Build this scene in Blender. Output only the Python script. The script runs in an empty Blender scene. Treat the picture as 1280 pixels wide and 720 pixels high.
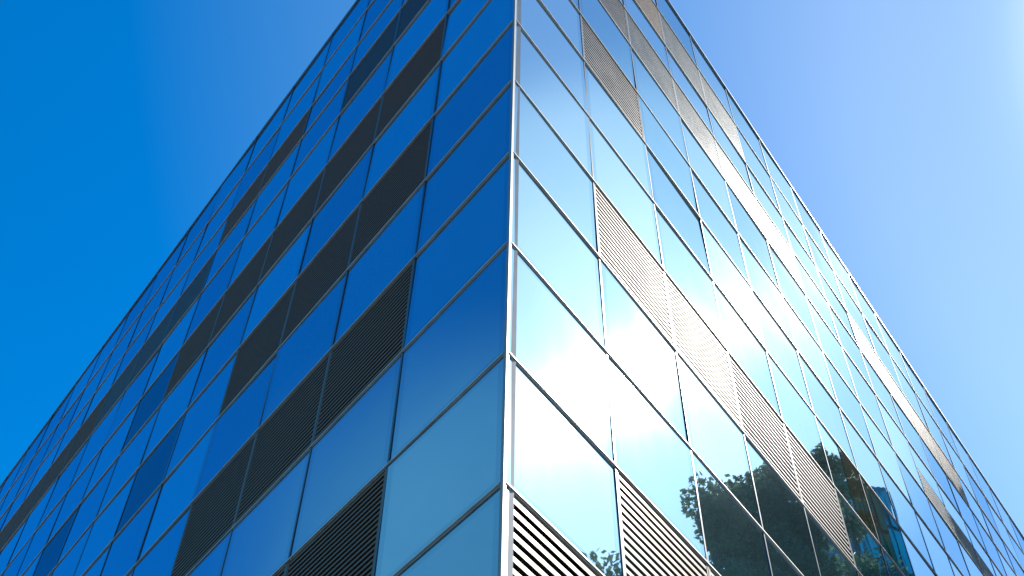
import bpy, bmesh, math, random
from mathutils import Vector, Matrix, Quaternion
random.seed(7)
R = math.radians
S = 1.4                                  # storey band height in metres
scene = bpy.context.scene
COL = scene.collection
sin, cos = math.sin, math.cos

# ------------------------------------------------------------------ materials
MATS = {}
def newmat(name):
    m = bpy.data.materials.new(name); m.use_nodes = True
    nt = m.node_tree
    for n in list(nt.nodes): nt.nodes.remove(n)
    out = nt.nodes.new('ShaderNodeOutputMaterial')
    MATS[name] = m
    return m, nt, out
def N(nt, t, **kw):
    n = nt.nodes.new(t)
    for k, v in kw.items():
        if k in n.inputs: n.inputs[k].default_value = v
        else: setattr(n, k, v)
    return n
def math_node(nt, op, a, b=None, clamp=False):
    n = nt.nodes.new('ShaderNodeMath'); n.operation = op; n.use_clamp = clamp
    for i, v in enumerate((a, b)):
        if v is None: continue
        if isinstance(v, (int, float)): n.inputs[i].default_value = v
        else: nt.links.new(v, n.inputs[i])
    return n.outputs[0]
def mixcol(nt, f, a, b, mode='MIX'):
    n = nt.nodes.new('ShaderNodeMix'); n.data_type = 'RGBA'; n.blend_type = mode
    for i, v in ((0, f), (6, a), (7, b)):
        if isinstance(v, (int, float)): n.inputs[i].default_value = v
        elif isinstance(v, tuple): n.inputs[i].default_value = (*v, 1)
        else: nt.links.new(v, n.inputs[i])
    return n.outputs[2]

def glass_material(name, tint, tint2, haze=.015, rough=.012, haze_rough=.25, body=(.06, .13, .14), f_lo=.5):
    """solar-coated facade glass: sharp tinted mirror, dusty broad lobe, a dim body under the coating, frit at the edges"""
    m, nt, out = newmat(name); L = nt.links.new
    uv = N(nt, 'ShaderNodeUVMap'); sep = N(nt, 'ShaderNodeSeparateXYZ'); L(uv.outputs[0], sep.inputs[0])
    at = N(nt, 'ShaderNodeAttribute'); at.attribute_name = 'tone'
    tc = N(nt, 'ShaderNodeTexCoord')
    # distance to the pane's edge, uv in metres-like units (0..1)
    ex = math_node(nt, 'MINIMUM', sep.outputs[0], math_node(nt, 'SUBTRACT', 1.0, sep.outputs[0]))
    ey = math_node(nt, 'MINIMUM', sep.outputs[1], math_node(nt, 'SUBTRACT', 1.0, sep.outputs[1]))
    e = math_node(nt, 'MINIMUM', ex, ey)
    frit = math_node(nt, 'LESS_THAN', e, .055)
    # dirt and rain streaks
    mp = N(nt, 'ShaderNodeMapping'); mp.inputs['Scale'].default_value = (3.0, 3.0, .5); L(tc.outputs['Object'], mp.inputs[0])
    n1 = N(nt, 'ShaderNodeTexNoise', Scale=2.2, Detail=5.0, Roughness=.6); L(mp.outputs[0], n1.inputs['Vector'])
    n2 = N(nt, 'ShaderNodeTexNoise', Scale=.9, Detail=3.0); L(tc.outputs['Object'], n2.inputs['Vector'])
    c = mixcol(nt, at.outputs['Fac'], tint, tint2)
    c = mixcol(nt, math_node(nt, 'MULTIPLY', frit, .3), c, (.16, .38, .58))
    # soft ripple of toughened glass
    mp3 = N(nt, 'ShaderNodeMapping'); mp3.inputs['Scale'].default_value = (1.1, 1.1, .8); L(tc.outputs['Object'], mp3.inputs[0])
    n3 = N(nt, 'ShaderNodeTexNoise', Scale=.9, Detail=1.0); L(mp3.outputs[0], n3.inputs['Vector'])
    bp = N(nt, 'ShaderNodeBump', Strength=.10, Distance=.02); L(n3.outputs[0], bp.inputs['Height'])
    g = N(nt, 'ShaderNodeBsdfGlossy', Roughness=rough); L(c, g.inputs['Color']); L(bp.outputs[0], g.inputs['Normal'])
    h = N(nt, 'ShaderNodeBsdfGlossy', Roughness=haze_rough); h.inputs['Color'].default_value = (.9, .97, 1, 1)
    h2 = N(nt, 'ShaderNodeBsdfGlossy', Roughness=haze_rough*.45); h2.inputs['Color'].default_value = (.9, .97, 1, 1)
    hm = N(nt, 'ShaderNodeMixShader', Fac=.65); L(h.outputs[0], hm.inputs[1]); L(h2.outputs[0], hm.inputs[2])
    hz = math_node(nt, 'MULTIPLY', math_node(nt, 'ADD', math_node(nt, 'MULTIPLY', n1.outputs[0], .5), math_node(nt, 'MULTIPLY', n2.outputs[0], 1.1)), math_node(nt, 'MULTIPLY', math_node(nt, 'ADD', math_node(nt, 'POWER', sep.outputs[1], 5.0), .8), haze))
    d = N(nt, 'ShaderNodeBsdfDiffuse'); d.inputs['Color'].default_value = (*body, 1)
    lw = N(nt, 'ShaderNodeLayerWeight', Blend=.5)
    f = N(nt, 'ShaderNodeMapRange'); f.inputs['From Min'].default_value = .3; f.inputs['From Max'].default_value = 1
    f.inputs['To Min'].default_value = f_lo; f.inputs['To Max'].default_value = 1.0
    L(lw.outputs['Facing'], f.inputs['Value'])
    m1 = N(nt, 'ShaderNodeMixShader'); L(f.outputs[0], m1.inputs[0]); L(d.outputs[0], m1.inputs[1]); L(g.outputs[0], m1.inputs[2])
    m2 = N(nt, 'ShaderNodeMixShader'); L(hz, m2.inputs[0]); L(m1.outputs[0], m2.inputs[1]); L(hm.outputs[0], m2.inputs[2])
    L(m2.outputs[0], out.inputs[0])
    return m
def add_streaks(m, a, b):
    nt = m.node_tree; tc = N(nt, 'ShaderNodeTexCoord'); mp = N(nt, 'ShaderNodeMapping'); mp.inputs['Scale'].default_value = (1.6, 1.6, .12)
    nt.links.new(tc.outputs['Object'], mp.inputs[0])
    n = N(nt, 'ShaderNodeTexNoise', Scale=1.0, Detail=3.0, Distortion=1.2); nt.links.new(mp.outputs[0], n.inputs['Vector'])
    rp = N(nt, 'ShaderNodeMapRange'); rp.inputs['From Min'].default_value = .42; rp.inputs['From Max'].default_value = .56
    nt.links.new(n.outputs[0], rp.inputs['Value'])
    c = mixcol(nt, rp.outputs[0], a, b)
    for d in nt.nodes:
        if d.type == 'BSDF_DIFFUSE': nt.links.new(c, d.inputs['Color'])

def metal(name, col, rough, metallic=1.0, var=.25, scale=6.0, coat=0.0):
    m, nt, out = newmat(name); L = nt.links.new
    tc = N(nt, 'ShaderNodeTexCoord')
    n = N(nt, 'ShaderNodeTexNoise', Scale=scale, Detail=4.0, Roughness=.6); L(tc.outputs['Object'], n.inputs['Vector'])
    c = mixcol(nt, n.outputs[0], tuple(x*(1-var) for x in col), tuple(min(1, x*(1+var)) for x in col))
    b = N(nt, 'ShaderNodeBsdfPrincipled', Metallic=metallic, Roughness=rough)
    L(c, b.inputs['Base Color'])
    r = N(nt, 'ShaderNodeMapRange'); r.inputs['To Min'].default_value = rough*.8; r.inputs['To Max'].default_value = min(1, rough*1.25)
    L(n.outputs[0], r.inputs['Value']); L(r.outputs[0], b.inputs['Roughness'])
    L(b.outputs[0], out.inputs[0])
    return m

GL = glass_material('solar_glass', (.31, .53, .74), (.52, .72, .90))
GD = glass_material('dark_solar_glass', (.08, .26, .38), (.12, .30, .40), f_lo=.6)
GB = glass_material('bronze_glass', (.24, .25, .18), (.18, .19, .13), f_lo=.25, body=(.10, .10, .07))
GT = glass_material('teal_glass', (.05, .4, .4), (.1, .5, .5), haze=.02, f_lo=.05, body=(.0, .30, .42))
add_streaks(GT, (.0, .06, .09), (.02, .5, .56))
TEALW = metal('teal_cladding', (.02, .16, .2), .5, 0, .2)
RAIL = metal('satin_aluminium', (.52, .49, .44), .42, .5)
JOINT = metal('grey_gasket', (.085, .095, .105), .32, .8, .15)
POST = metal('bright_aluminium', (.25, .238, .225), .48, .4, .08)
SLAT = metal('bronze_louvre_metal', (.15, .13, .11), .37, .75, .12, 3.0)
SLATK = metal('dark_bronze_louvre_metal', (.13, .075, .038), .5, .1, .15, 3.0)
SLATA = metal('anthracite_louvre_metal', (.055, .05, .042), .5, .1, .15, 3.0)
SLATD = metal('grey_louvre_metal', (.12, .13, .13), .37, .75, .12, 3.0)
VOID = metal('dark_cavity', (.012, .013, .015), .9, 0, .1)
COPE = metal('coping_metal', (.42, .47, .52), .35, .8, .1)
CONC = metal('render_wall', (.42, .41, .39), .9, 0, .15, 1.5)
BARK = metal('bark', (.09, .065, .045), .9, 0, .35, 5.0)
def foliage(name, a, b):
    m, nt, out = newmat(name); L = nt.links.new
    oi = N(nt, 'ShaderNodeTexCoord'); n = N(nt, 'ShaderNodeTexNoise', Scale=.8, Detail=6.0); L(oi.outputs['Object'], n.inputs['Vector'])
    c = mixcol(nt, n.outputs[0], a, b)
    d = N(nt, 'ShaderNodeBsdfPrincipled', Roughness=.5); L(c, d.inputs['Base Color'])
    t = N(nt, 'ShaderNodeBsdfTranslucent'); L(c, t.inputs[0])
    mx = N(nt, 'ShaderNodeMixShader', Fac=.5); L(d.outputs[0], mx.inputs[1]); L(t.outputs[0], mx.inputs[2])
    L(mx.outputs[0], out.inputs[0]); return m
LEAF = foliage('foliage', (.12, .15, .07), (.22, .25, .11))
m, nt, out = newmat('paving'); L = nt.links.new
tc = N(nt, 'ShaderNodeTexCoord')
br = N(nt, 'ShaderNodeTexBrick', Scale=.8); br.inputs['Color1'].default_value = (.15, .145, .135, 1); br.inputs['Color2'].default_value = (.19, .18, .17, 1)
br.inputs['Mortar'].default_value = (.1, .1, .1, 1); br.inputs['Mortar Size'].default_value = .01
L(tc.outputs['Object'], br.inputs['Vector'])
nz = N(nt, 'ShaderNodeTexNoise', Scale=.6, Detail=6.0); L(tc.outputs['Object'], nz.inputs['Vector'])
c = mixcol(nt, .5, br.outputs[0], nz.outputs[0], 'OVERLAY')
b = N(nt, 'ShaderNodeBsdfPrincipled', Roughness=.85); L(c, b.inputs['Base Color']); L(b.outputs[0], out.inputs[0])
PAVE = m

# ------------------------------------------------------------------ mesh helper
class MB:
    def __init__(s): s.v = []; s.f = []; s.uv = []; s.tone = []
    def poly(s, pts, uv=None, tone=0.0):
        b = len(s.v); s.v += [tuple(p) for p in pts]; s.f.append(tuple(range(b, b+len(pts))))
        s.uv.append(uv or [(.5, .5)]*len(pts)); s.tone.append(tone)
    def prism(s, ring0, ring1, caps=True, tone=0.0):
        n = len(ring0)
        for i in range(n):
            j = (i+1) % n
            s.poly([ring0[i], ring0[j], ring1[j], ring1[i]], tone=tone)
        if caps:
            s.poly(list(reversed(ring0)), tone=tone); s.poly(list(ring1), tone=tone)
    def build(s, name, mat, parent=None, origin=None):
        o0 = Vector(origin) if origin else Vector((0, 0, 0))
        me = bpy.data.meshes.new(name)
        me.from_pydata([tuple(Vector(p)-o0) for p in s.v], [], s.f)
        u = me.uv_layers.new(name='UVMap')
        k = 0
        for fuv in s.uv:
            for c_ in fuv: u.data[k].uv = c_; k += 1
        a = me.attributes.new('tone', 'FLOAT', 'FACE')
        for i, t in enumerate(s.tone): a.data[i].value = t
        me.materials.append(mat)
        bm = bmesh.new(); bm.from_mesh(me); bmesh.ops.recalc_face_normals(bm, faces=bm.faces); bm.to_mesh(me); bm.free()
        o = bpy.data.objects.new(name, me); COL.objects.link(o)
        o.location = o0
        if parent is not None: o.parent = parent
        return o

def tag(o, label=None, cat=None, group=None, kind=None):
    for k, v in (('label', label), ('category', cat), ('group', group), ('kind', kind)):
        if v: o[k] = v
    return o

# ------------------------------------------------------------------ survey of the building
Z0 = 1.6 + 3.369*S
ROWZ = [0.1128, 0.9937, 1.9476, 2.9295, 3.8913, 4.8577, 5.8359, 6.7870, 7.8335, 8.7485, 9.5487, 10.5621, 11.6254]
ROW = {i: Z0 + z*S for i, z in enumerate(ROWZ)}
for k in range(1, 5): ROW[-k] = ROW[0] - k*S*.98
ROOF = ROW[12]
BASE = ROW[-4]
ALPHA = .6372
TL = Vector((-sin(ALPHA), cos(ALPHA), 0)); NL = Vector((-cos(ALPHA), -sin(ALPHA), 0))
TR = Vector((sin(ALPHA), cos(ALPHA), 0)); NR = Vector((cos(ALPHA), -sin(ALPHA), 0))
WL, WR = 1.098*S*.992, 1.0461*S
UP = Vector((0, 0, 1))
NC = 26
FACE = {'L': (TL, NL, WL), 'R': (TR, NR, WR)}
def P(fc, u, z, out=0.0):
    T, Nn, w = FACE[fc]
    return T*(u*w) + Nn*out + UP*z

tower = bpy.data.objects.new('office_building', None); COL.objects.link(tower)
tag(tower, 'blue mirrored glass office block with bands of metal louvres, its sharp corner facing us', 'building')

# camera pose (needed to rank the panes by the size they show)
f_px, yaw, pitch, roll = 1426.2, .0047, .8965, .0203
CAM = Vector((.0030*S, -3.9096*S, 1.6))
fwd = Vector((sin(yaw)*cos(pitch), cos(yaw)*cos(pitch), sin(pitch)))
right = Vector((cos(yaw), -sin(yaw), 0)); up = right.cross(fwd)
r2 = right*cos(roll) + up*sin(roll); u2 = up*cos(roll) - right*sin(roll)
def px(p):
    d = p - CAM; z = d.dot(fwd)
    if z <= .1: return None
    return 640 + f_px*d.dot(r2)/z, 360 - f_px*d.dot(u2)/z
def shown(pts):
    q = [px(p) for p in pts]
    if any(a is None for a in q): return 0
    # clip polygon to the frame
    def clip(poly, ax, lim, sgn):
        o = []
        for i in range(len(poly)):
            a, b = poly[i], poly[(i+1) % len(poly)]
            ia, ib = sgn*(a[ax]-lim) >= 0, sgn*(b[ax]-lim) >= 0
            if ia: o.append(a)
            if ia != ib:
                t = (lim-a[ax])/(b[ax]-a[ax]); o.append((a[0]+t*(b[0]-a[0]), a[1]+t*(b[1]-a[1])))
        return o
    for ax, lim, sg in ((0, 0, 1), (0, 1280, -1), (1, 0, 1), (1, 720, -1)):
        q = clip(q, ax, lim, sg)
        if len(q) < 3: return 0
    return abs(sum(q[i][0]*q[(i+1) % len(q)][1]-q[(i+1) % len(q)][0]*q[i][1] for i in range(len(q))))/2

# which cells are what:  'g' glass (default), 'v' bronze louvre, 'w' grey louvre, 'd' dark glass, 'p' pale glass, 'x' custom
KIND = {}
def setk(fc, row, c0, c1, k):
    for c in range(c0, c1+1): KIND[(fc, row, c)] = k
setk('L', 0, 1, 6, 'k'); setk('L', 2, 1, 3, 'k'); setk('L', 4, 1, 3, 'k'); setk('L', 6, 1, 5, 'k')
setk('L', 4, 5, 5, 'd'); setk('L', 6, 6, 6, 'd'); setk('L', 5, 8, 8, 'd')
setk('L', 8, 0, 2, 'w'); setk('L', 8, 6, 8, 'w'); setk('L', 8, 9, NC-1, 'k'); setk('L', 9, 4, 5, 'k'); setk('L', -1, 2, 5, 'k')
setk('L', 10, 0, 1, 'k')
setk('R', -1, 0, 0, 'v'); setk('R', 0, 1, 3, 'v'); setk('R', 3, 1, 2, 'k'); setk('R', 3, 3, 4, 'a')
setk('R', 4, 5, 6, 'x'); setk('R', 6, 1, 1, 'v'); setk('R', 8, 0, 1, 'v'); setk('R', 8, 2, 4, 'w'); setk('R', 8, 5, 5, 'v')
setk('R', 10, 0, 2, 'k'); setk('R', 10, 3, 4, 'w'); setk('R', 9, 8, 11, 'v')
setk('R', 7, 9, NC-1, 'h')

GAP = .012            # half of the joint
RH = .0115             # half height of a rail
def pane_quad(fc, u0, u1, z0, z1, out=0.0, tilt=True):
    T, Nn, w = FACE[fc]
    g = GAP/w
    cu, cz = (u0+u1)/2, (z0+z1)/2
    a = P(fc, u0+g, z0+RH*.6, out); b = P(fc, u1-g, z0+RH*.6, out); c_ = P(fc, u1-g, z1-RH*.6, out); d = P(fc, u0+g, z1-RH*.6, out)
    if tilt:
        ta = random.gauss(0, .0042); tb = random.gauss(0, .0042)
        ctr = (a+c_)/2
        def mv(p):
            r = p-ctr; return p + Nn*(r.dot(T)*ta + r.dot(UP)*tb)
        a, b, c_, d = map(mv, (a, b, c_, d))
    return a, b, c_, d
def pane_geo(mb, fc, q, tone):
    Nn = FACE[fc][1]; th = .03
    uv = [(0, 0), (1, 0), (1, 1), (0, 1)]
    back = [p - Nn*th for p in q]
    mb.poly(q, uv, tone)
    mb.poly(list(reversed(back)), tone=tone)
    for i in range(4):
        j = (i+1) % 4
        mb.poly([q[i], back[i], back[j], q[j]], tone=tone)

def louvre_geo(mb, fc, u0, u1, z0, z1, n=15, lipf=.46):
    dk = .28 if u0 < .5 else 1.0        # shallow where the two skins meet at the corner
    """frame round the opening and n folded blades: an outer lip and a sloping web going in and up"""
    T, Nn, w = FACE[fc]; g = GAP/w
    ua, ub = u0+(g if u0 > .5 else .034/w), u1-g; za, zb = z0+RH*.6, z1-RH*.6
    fw = .022
    # side frame posts, head and foot
    for (a, b, c_, d) in ((ua, ua+fw/w, za, zb), (ub-fw/w, ub, za, zb)):
        ring = lambda o: [P(fc, a, c_, o), P(fc, b, c_, o), P(fc, b, d, o), P(fc, a, d, o)]
        mb.prism(ring(-.12*dk), ring(0.004))
    pitch_ = (zb-za)/n
    ia, ib = ua+(fw+.001)/w, ub-(fw+.001)/w
    for k in range(n):
        zb_ = za + k*pitch_ + pitch_*.12
        lip = pitch_*lipf
        # profile (out, z)
        prof = [(.0, zb_), (.0, zb_+lip), (-.004, zb_+lip), (-.006, zb_+.004), (-.07*dk-.006, zb_+pitch_*.85), (-.074*dk-.006, zb_+pitch_*.82), (-.006, zb_-.002)]
        r0 = [P(fc, ia, z, o) for o, z in prof]; r1 = [P(fc, ib, z, o) for o, z in prof]
        mb.prism(r0, r1)

panes = []     # (area, fc, quad, tone, mat)
def add_pane(fc, u0, u1, z0, z1, mat, tone=None, label=None):
    q = pane_quad(fc, u0, u1, z0, z1)
    panes.append([shown(q), fc, q, random.random() if tone is None else tone, mat, label])
louvres = []
for fc in 'LR':
    for row in range(-4, 12):
        for c_ in range(NC):
            k = KIND.get((fc, row, c_), 'g'); z0, z1 = ROW[row], ROW[row+1]
            if k == 'g': add_pane(fc, c_, c_+1, z0, z1, GL)
            elif k == 'd': add_pane(fc, c_, c_+1, z0, z1, GD, label='darker blue pane among the brighter glass of the left face')
            elif k in 'vwka': louvres.append((fc, c_, c_+1, z0, z1, {'v': SLAT, 'w': SLATD, 'k': SLATK, 'a': SLATA}[k], 22 if fc == 'L' else 17 if (row == 3 and c_ < 3) else 15))
            elif k == 'h':
                zm = z0 + (z1-z0)*.52
                louvres.append((fc, c_, c_+1, z0, zm, SLATD if c_ < 11 else SLAT, 8)); add_pane(fc, c_, c_+1, zm, z1, GL)
add_pane('R', 5, 5.5, ROW[4], ROW[5], GL); add_pane('R', 6.5, 7, ROW[4], ROW[5], GL)
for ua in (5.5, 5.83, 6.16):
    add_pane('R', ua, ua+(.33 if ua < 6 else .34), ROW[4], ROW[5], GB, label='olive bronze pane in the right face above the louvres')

panes.sort(key=lambda a: -a[0])
GLs = [p for p in panes if p[4] is GL]
first = {id(p) for p in GLs[:92]} | {id(p) for p in panes if p[4] is not GL}
rest = MB()
for p in panes:
    area, fc, q, tone, mat, label = p
    if id(p) in first:
        mb = MB(); pane_geo(mb, fc, q, tone)
        o = mb.build('glass_pane', mat, tower)
        if label: o['label'] = label
    else: pane_geo(rest, fc, q, tone)
tag(rest.build('glass_pane', GL, tower), kind='stuff')

louvres.sort(key=lambda l: -shown([P(l[0], l[1], l[3]), P(l[0], l[2], l[3]), P(l[0], l[2], l[4]), P(l[0], l[1], l[4])]))
for fc, ua, ub, z0, z1, mat, nsl in louvres:
    mb = MB(); louvre_geo(mb, fc, ua, ub, z0, z1, nsl, .38 if nsl > 20 else .34 if mat is SLATA else .46)
    o = mb.build('louvre_panel', mat, tower)
    if mat is SLATA: o['label'] = 'darker louvre panel at the lower right end of the louvre row'

# horizontal rails: slim capped aluminium trims, mitred short of the corner post
for fc in 'LR':
    T, Nn, w = FACE[fc]
    for row in range(-4, 12):
        z = ROW[row]; mb = MB()
        prof = [(-.05, z-RH), (.003, z-RH), (.004, z-RH+.005), (.017, z-RH+.006), (.019, z-RH+.008), (.019, z+RH-.004), (.017, z+RH-.002), (.003, z+RH), (-.05, z+RH)]
        a, b = .021/w, NC
        mb.prism([P(fc, a, zz, o) for o, zz in prof], [P(fc, b, zz, o) for o, zz in prof])
        mb.build('horizontal_rail', RAIL, tower)
    for c_ in range(1, NC+1):
        mb = MB()
        for row in range(-4, 12):
            z0, z1 = ROW[row]+RH+.001, ROW[row+1]-RH-.001
            h = (GAP+.001)/w
            ring = lambda o: [P(fc, c_-h, z0, o), P(fc, c_+h, z0, o), P(fc, c_+h, z1, o), P(fc, c_-h, z1, o)]
            mb.prism(ring(-.09), ring(.007))
        mb.build('vertical_mullion', JOINT, tower)
# corner post: folded aluminium profile with a recessed shadow gap on each side
mb = MB()
k = .018
pts = [TL*k, TL*k+NL*.012, NL*.012+TL*.004, Vector((0, -.022, 0)), NR*.012+TR*.004, TR*k+NR*.012, TR*k-NR*.02, Vector((0, .14, 0)), TL*k-NL*.1]
mb.prism([p+UP*BASE for p in pts], [p+UP*(ROOF+.05) for p in pts]); mb.build('corner_post', POST, tower)
# copings
for fc in 'LR':
    T, Nn, w = FACE[fc]; mb = MB(); z = ROOF
    prof = [(-.35, z-.015), (.012, z-.015), (.03, z-.022), (.03, z+.02), (.025, z+.03), (-.35, z+.06)]
    a = .02/w
    mb.prism([P(fc, a, zz, o) for o, zz in prof], [P(fc, NC, zz, o) for o, zz in prof]); mb.build('coping', COPE, tower)
# solid core behind the skin, plinth, roof slab, back walls
def footprint(d):
    # skin lines pushed in by d, closed at the back
    A = Vector((0, d/sin(ALPHA), 0)); 
    B = P('L', NC, 0, -d); C_ = P('R', NC, 0, -d)
    return [A, C_, C_+Vector((-6, 12, 0)), B+Vector((6, 12, 0)), B]
mb = MB(); fp = footprint(.14)
mb.prism([p+UP*BASE for p in fp], [p+UP*(ROOF-.25) for p in fp]); mb.build('inner_wall', VOID, tower)
mb = MB(); fp = footprint(.02); mb.prism([p for p in fp], [p+UP*(BASE-.04) for p in fp]); mb.build('plinth', CONC, tower)
mb = MB(); fp = footprint(.36); mb.prism([p+UP*(ROOF-.24) for p in fp], [p+UP*(ROOF-.1) for p in fp]); mb.build('roof', CONC, tower)
# back walls
mb = MB()
B = P('L', NC, 0, 0); C_ = P('R', NC, 0, 0); D1 = C_+Vector((-6, 12.4, 0)); D2 = B+Vector((6, 12.4, 0))
for a, b in ((C_, D1), (D1, D2), (D2, B)):
    n = (b-a).normalized().cross(UP)
    ring = [a, b, b-n*.2, a-n*.2] if False else [a, b, b+n*.2, a+n*.2]
    mb.prism([p+UP*0 for p in ring], [p+UP*(ROOF+.0) for p in ring])
mb.build('back_wall', CONC, tower)

# ------------------------------------------------------------------ ground
mb = MB(); G = 3000
mb.poly([(-G, -G, 0), (G, -G, 0), (G, G, 0), (-G, G, 0)]); tag(mb.build('ground', PAVE), kind='structure')

# ------------------------------------------------------------------ what stands across the square and is mirrored in the glass
def mirrored(fc, x, y, dist):
    """the point met after `dist` metres (in plan) by the reflection of the sight line through (x, y) in a face"""
    d = (fwd*1 + r2*((x-640)/f_px) + u2*((360-y)/f_px)).normalized(); T, Nn, w = FACE[fc]
    s = -(CAM.dot(Nn))/(d.dot(Nn)); X = CAM+d*s
    q = d - Nn*(2*d.dot(Nn)); q /= math.hypot(q.x, q.y)
    return X + q*dist
def limb(mb, a, b, ra, rb, n=7):
    ax = (b-a).normalized(); s = ax.orthogonal().normalized(); t = ax.cross(s)
    ring = lambda p, r: [p+(s*cos(2*math.pi*i/n)+t*sin(2*math.pi*i/n))*r for i in range(n)]
    mb.prism(ring(a, ra), ring(b, rb))
def tree(x, y, top, spread, label, seed, leaves=9000):
    rnd = random.Random(seed)
    e = bpy.data.objects.new('broadleaf_tree', None); COL.objects.link(e); e.location = (x, y, 0)
    tag(e, label, 'tree', 'trees across the square')
    mb = MB(); lean = Vector((rnd.uniform(-.5, .5), rnd.uniform(-.5, .5), 0))
    h = top*.62; limb(mb, Vector((0, 0, 0)), Vector((0, 0, h*.45))+lean*.4, .34, .26); limb(mb, Vector((0, 0, h*.45))+lean*.4, Vector((0, 0, h))+lean, .26, .12)
    clumps = []
    for i in range(34):
        a = rnd.uniform(0, 2*math.pi); t = rnd.random()
        z = top*(.30+.64*t**.8); rr = spread*(1.05-t*.75)*rnd.uniform(.25, 1)
        c_ = Vector((cos(a)*rr, sin(a)*rr, z)); rad = rnd.uniform(.5, 1.25)*(1.15-t*.5)
        clumps.append((c_, rad))
        st = Vector((0, 0, min(h, z*.72)))+lean*.7
        limb(mb, st, c_, .09, .03, 5)
    mb.build('trunk', BARK, e)
    mb = MB()
    for i in range(leaves):
        c_, rad = rnd.choice(clumps)
        v = Vector((rnd.gauss(0, 1), rnd.gauss(0, 1), rnd.gauss(0, .8))); v = v.normalized()*rad*(rnd.random()**.45)*1.15
        p = c_+v; s = rnd.uniform(.05, .11)
        q = Quaternion((rnd.gauss(0, 1), rnd.gauss(0, 1), rnd.gauss(0, 1), rnd.gauss(0, 1))).normalized()
        A = q @ Vector((s, 0, 0)); B_ = q @ Vector((0, s*.6, 0))
        mb.poly([p-A, p+B_, p+A, p-B_])
    mb.build('crown', LEAF, e)
TREES = [
    (868, 592, 13.0, 2.3, 'tall broadleaf tree with a rounded open crown, mirrored leftmost in the right face'),
    (912, 618, 15.0, 2.6, 'broad bushy tree mirrored in the right face beside the leftmost tree'),
    (962, 582, 15.0, 2.3, 'slender dark tree mirrored under the black louvre panels'),
    (1022, 548, 19.0, 2.3, 'tallest tree, mirrored right of the louvre panels next to teal glass'),
    (752, 716, 13.0, 1.3, 'small treetop mirrored between the two white louvre panels'),
]
for i, (x, y, dist, spread, lab) in enumerate(TREES):
    p = mirrored('R', x, y, dist); tree(p.x, p.y, p.z*1.05, spread*1.12, lab, 11+i, 26000)

# teal tower mirrored in the lower right of the right face
pa = mirrored('R', 1046, 575, 46); pb = mirrored('R', 1128, 690, 46)
tt = bpy.data.objects.new('glass_tower', None); COL.objects.link(tt); tt.location = ((pa.x+pb.x)/2, (pa.y+pb.y)/2, 0)
tag(tt, 'teal glass tower mirrored beside the trees low in the right face', 'building')
H = int((max(pa.z, pb.z)-1)/3.4)*3.4+.3
d = Vector((pb.x-pa.x, pb.y-pa.y, 0)); wid = d.length; d.normalize(); nn = Vector((d.y, -d.x, 0))
if nn.dot(CAM-pa) < 0: nn = -nn
nb = max(3, int(wid/1.5)); rnd = random.Random(3)
mb = MB(); c0 = -d*(wid/2)
ring = [c0-nn*.1, c0+d*wid-nn*.1, c0+d*wid-nn*14, c0-nn*14]
mb.prism(ring, [p+UP*H for p in ring]); mb.build('wall', TEALW, tt)
for i in range(nb):
    mb = MB()
    a = c0+d*(wid*i/nb+.04); b = c0+d*(wid*(i+1)/nb-.04)
    nf = int(H/3.4)
    for k_ in range(nf):
        z0 = k_*3.4+.08; z1 = (k_+1)*3.4-.25; o1 = rnd.uniform(.02, .22); o2 = rnd.uniform(.02, .22)
        mb.poly([a+nn*o1+UP*z0, b+nn*o2+UP*z0, b+nn*o1+UP*z1, a+nn*o2+UP*z1], [(0, 0), (1, 0), (1, 1), (0, 1)], rnd.random())
    mb.build('window_strip', GT, tt)

# ------------------------------------------------------------------ sky and sun
SUN_AZ, SUN_EL = 65.7, 46.2
w = bpy.data.worlds.new('World'); scene.world = w; w.use_nodes = True
nt = w.node_tree; bg = nt.nodes['Background']
sky = nt.nodes.new('ShaderNodeTexSky'); sky.sky_type = 'NISHITA'; sky.sun_disc = False
sky.sun_elevation = R(SUN_EL); sky.sun_rotation = R(SUN_AZ)
sky.air_density = 1.0; sky.dust_density = .45; sky.ozone_density = 3.0; sky.altitude = 0
hs = nt.nodes.new('ShaderNodeHueSaturation'); hs.inputs['Saturation'].default_value = 1.4
nt.links.new(sky.outputs[0], hs.inputs['Color'])
tn = nt.nodes.new('ShaderNodeMix'); tn.data_type = 'RGBA'; tn.blend_type = 'MULTIPLY'; tn.inputs[0].default_value = 1
nt.links.new(hs.outputs[0], tn.inputs[6])
# the deep azure away from the sun pales towards it
tcw = nt.nodes.new('ShaderNodeTexCoord'); dp = nt.nodes.new('ShaderNodeVectorMath'); dp.operation = 'DOT_PRODUCT'
nt.links.new(tcw.outputs['Generated'], dp.inputs[0])
dp.inputs[1].default_value = (sin(R(SUN_AZ))*cos(R(SUN_EL)), cos(R(SUN_AZ))*cos(R(SUN_EL)), sin(R(SUN_EL)))
def ramp(stops):
    cr = nt.nodes.new('ShaderNodeValToRGB'); e = cr.color_ramp; e.interpolation = 'EASE'
    while len(e.elements) < len(stops): e.elements.new(.5)
    for el, (p_, c_) in zip(e.elements, stops): el.position = p_; el.color = (*[v/2 for v in c_], 1)
    nt.links.new(dp.outputs['Value'], cr.inputs[0])
    dbl = nt.nodes.new('ShaderNodeVectorMath'); dbl.operation = 'SCALE'; dbl.inputs['Scale'].default_value = 2
    nt.links.new(cr.outputs[0], dbl.inputs[0]); return dbl.outputs[0]
nt.links.new(ramp([(.40, (1.52,)*3), (.80, (1.2,)*3), (.95, (1.0,)*3), (.98, (.55,)*3)]), hs.inputs['Saturation'])
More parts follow.
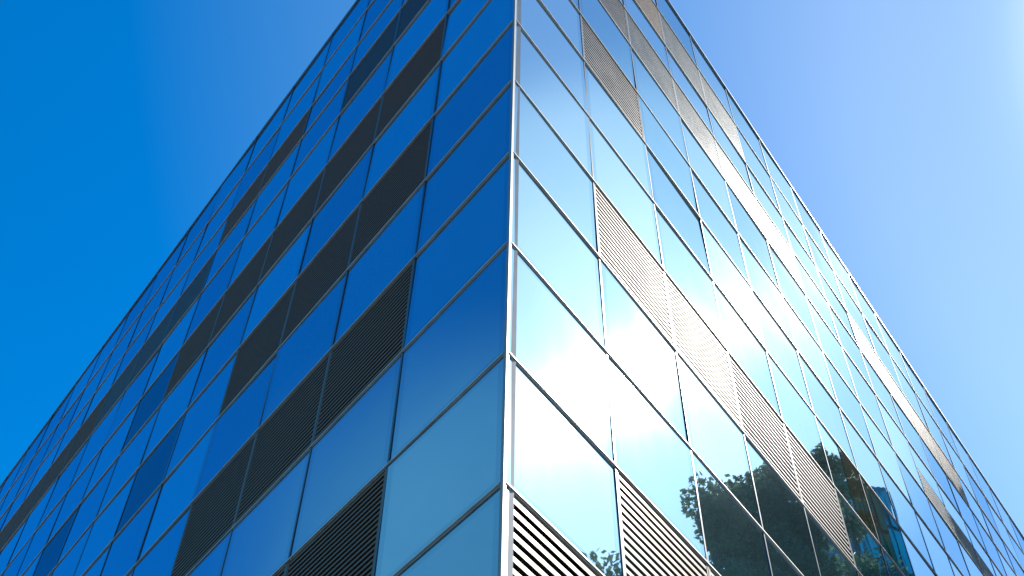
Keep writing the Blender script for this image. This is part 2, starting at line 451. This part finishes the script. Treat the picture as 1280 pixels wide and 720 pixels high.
nt.links.new(ramp([(.40, (.70, 1.14, 1.16)), (.75, (.74, 1.13, 1.16)), (.91, (.84, 1.06, 1.13)), (.957, (.70, .93, 1.0)), (.974, (1.05, 1.2, 1.17)), (1.0, (1.2, 1.3, 1.25))]), tn.inputs[7])
# pale teal patch added to the unseen sky, to lighten panes nearest the corner
az_, el_ = R(-76), R(34)
dv = nt.nodes.new('ShaderNodeVectorMath'); dv.operation = 'DOT_PRODUCT'; nt.links.new(tcw.outputs['Generated'], dv.inputs[0])
dv.inputs[1].default_value = (sin(az_)*cos(el_), cos(az_)*cos(el_), sin(el_))
vr = nt.nodes.new('ShaderNodeMapRange'); vr.interpolation_type = 'SMOOTHSTEP'
vr.inputs['From Min'].default_value = .952; vr.inputs['From Max'].default_value = 1.0; nt.links.new(dv.outputs['Value'], vr.inputs['Value'])
vn = nt.nodes.new('ShaderNodeTexNoise'); vn.inputs['Scale'].default_value = 5; vn.inputs['Detail'].default_value = 5; nt.links.new(tcw.outputs['Generated'], vn.inputs['Vector'])
vm = math_node(nt, 'MULTIPLY', vr.outputs[0], math_node(nt, 'ADD', vn.outputs[0], .5))
va = mixcol(nt, vm, tn.outputs[2], (.85, 2.5, 3.6))
nt.links.new(va, bg.inputs[0])
bg.inputs[1].default_value = .15
sd = bpy.data.lights.new('sun', 'SUN'); sd.energy = 4.5; sd.angle = R(.53); sd.color = (1, .95, .88)
so = bpy.data.objects.new('sun', sd); COL.objects.link(so)
sdir = Vector((sin(R(SUN_AZ))*cos(R(SUN_EL)), cos(R(SUN_AZ))*cos(R(SUN_EL)), sin(R(SUN_EL))))
so.rotation_euler = sdir.to_track_quat('Z', 'Y').to_euler(); so.location = (0, 0, 60)

# ------------------------------------------------------------------ camera
cd = bpy.data.cameras.new('camera'); cam = bpy.data.objects.new('camera', cd); COL.objects.link(cam)
cd.sensor_width = 36; cd.lens = f_px/1280*36; cd.clip_end = 6000; cd.clip_start = .05
M = Matrix((r2, u2, -fwd)).transposed().to_4x4(); M.translation = CAM
cam.matrix_world = M
scene.camera = cam
vs = scene.view_settings; vs.view_transform = 'Standard'; vs.look = 'None'; vs.exposure = .5; vs.gamma = 1; vs.use_curve_mapping = False
scene.cycles.use_denoising = True
scene.cycles.max_bounces = 8; scene.cycles.glossy_bounces = 5; scene.cycles.diffuse_bounces = 3
scene.cycles.sample_clamp_indirect = 8
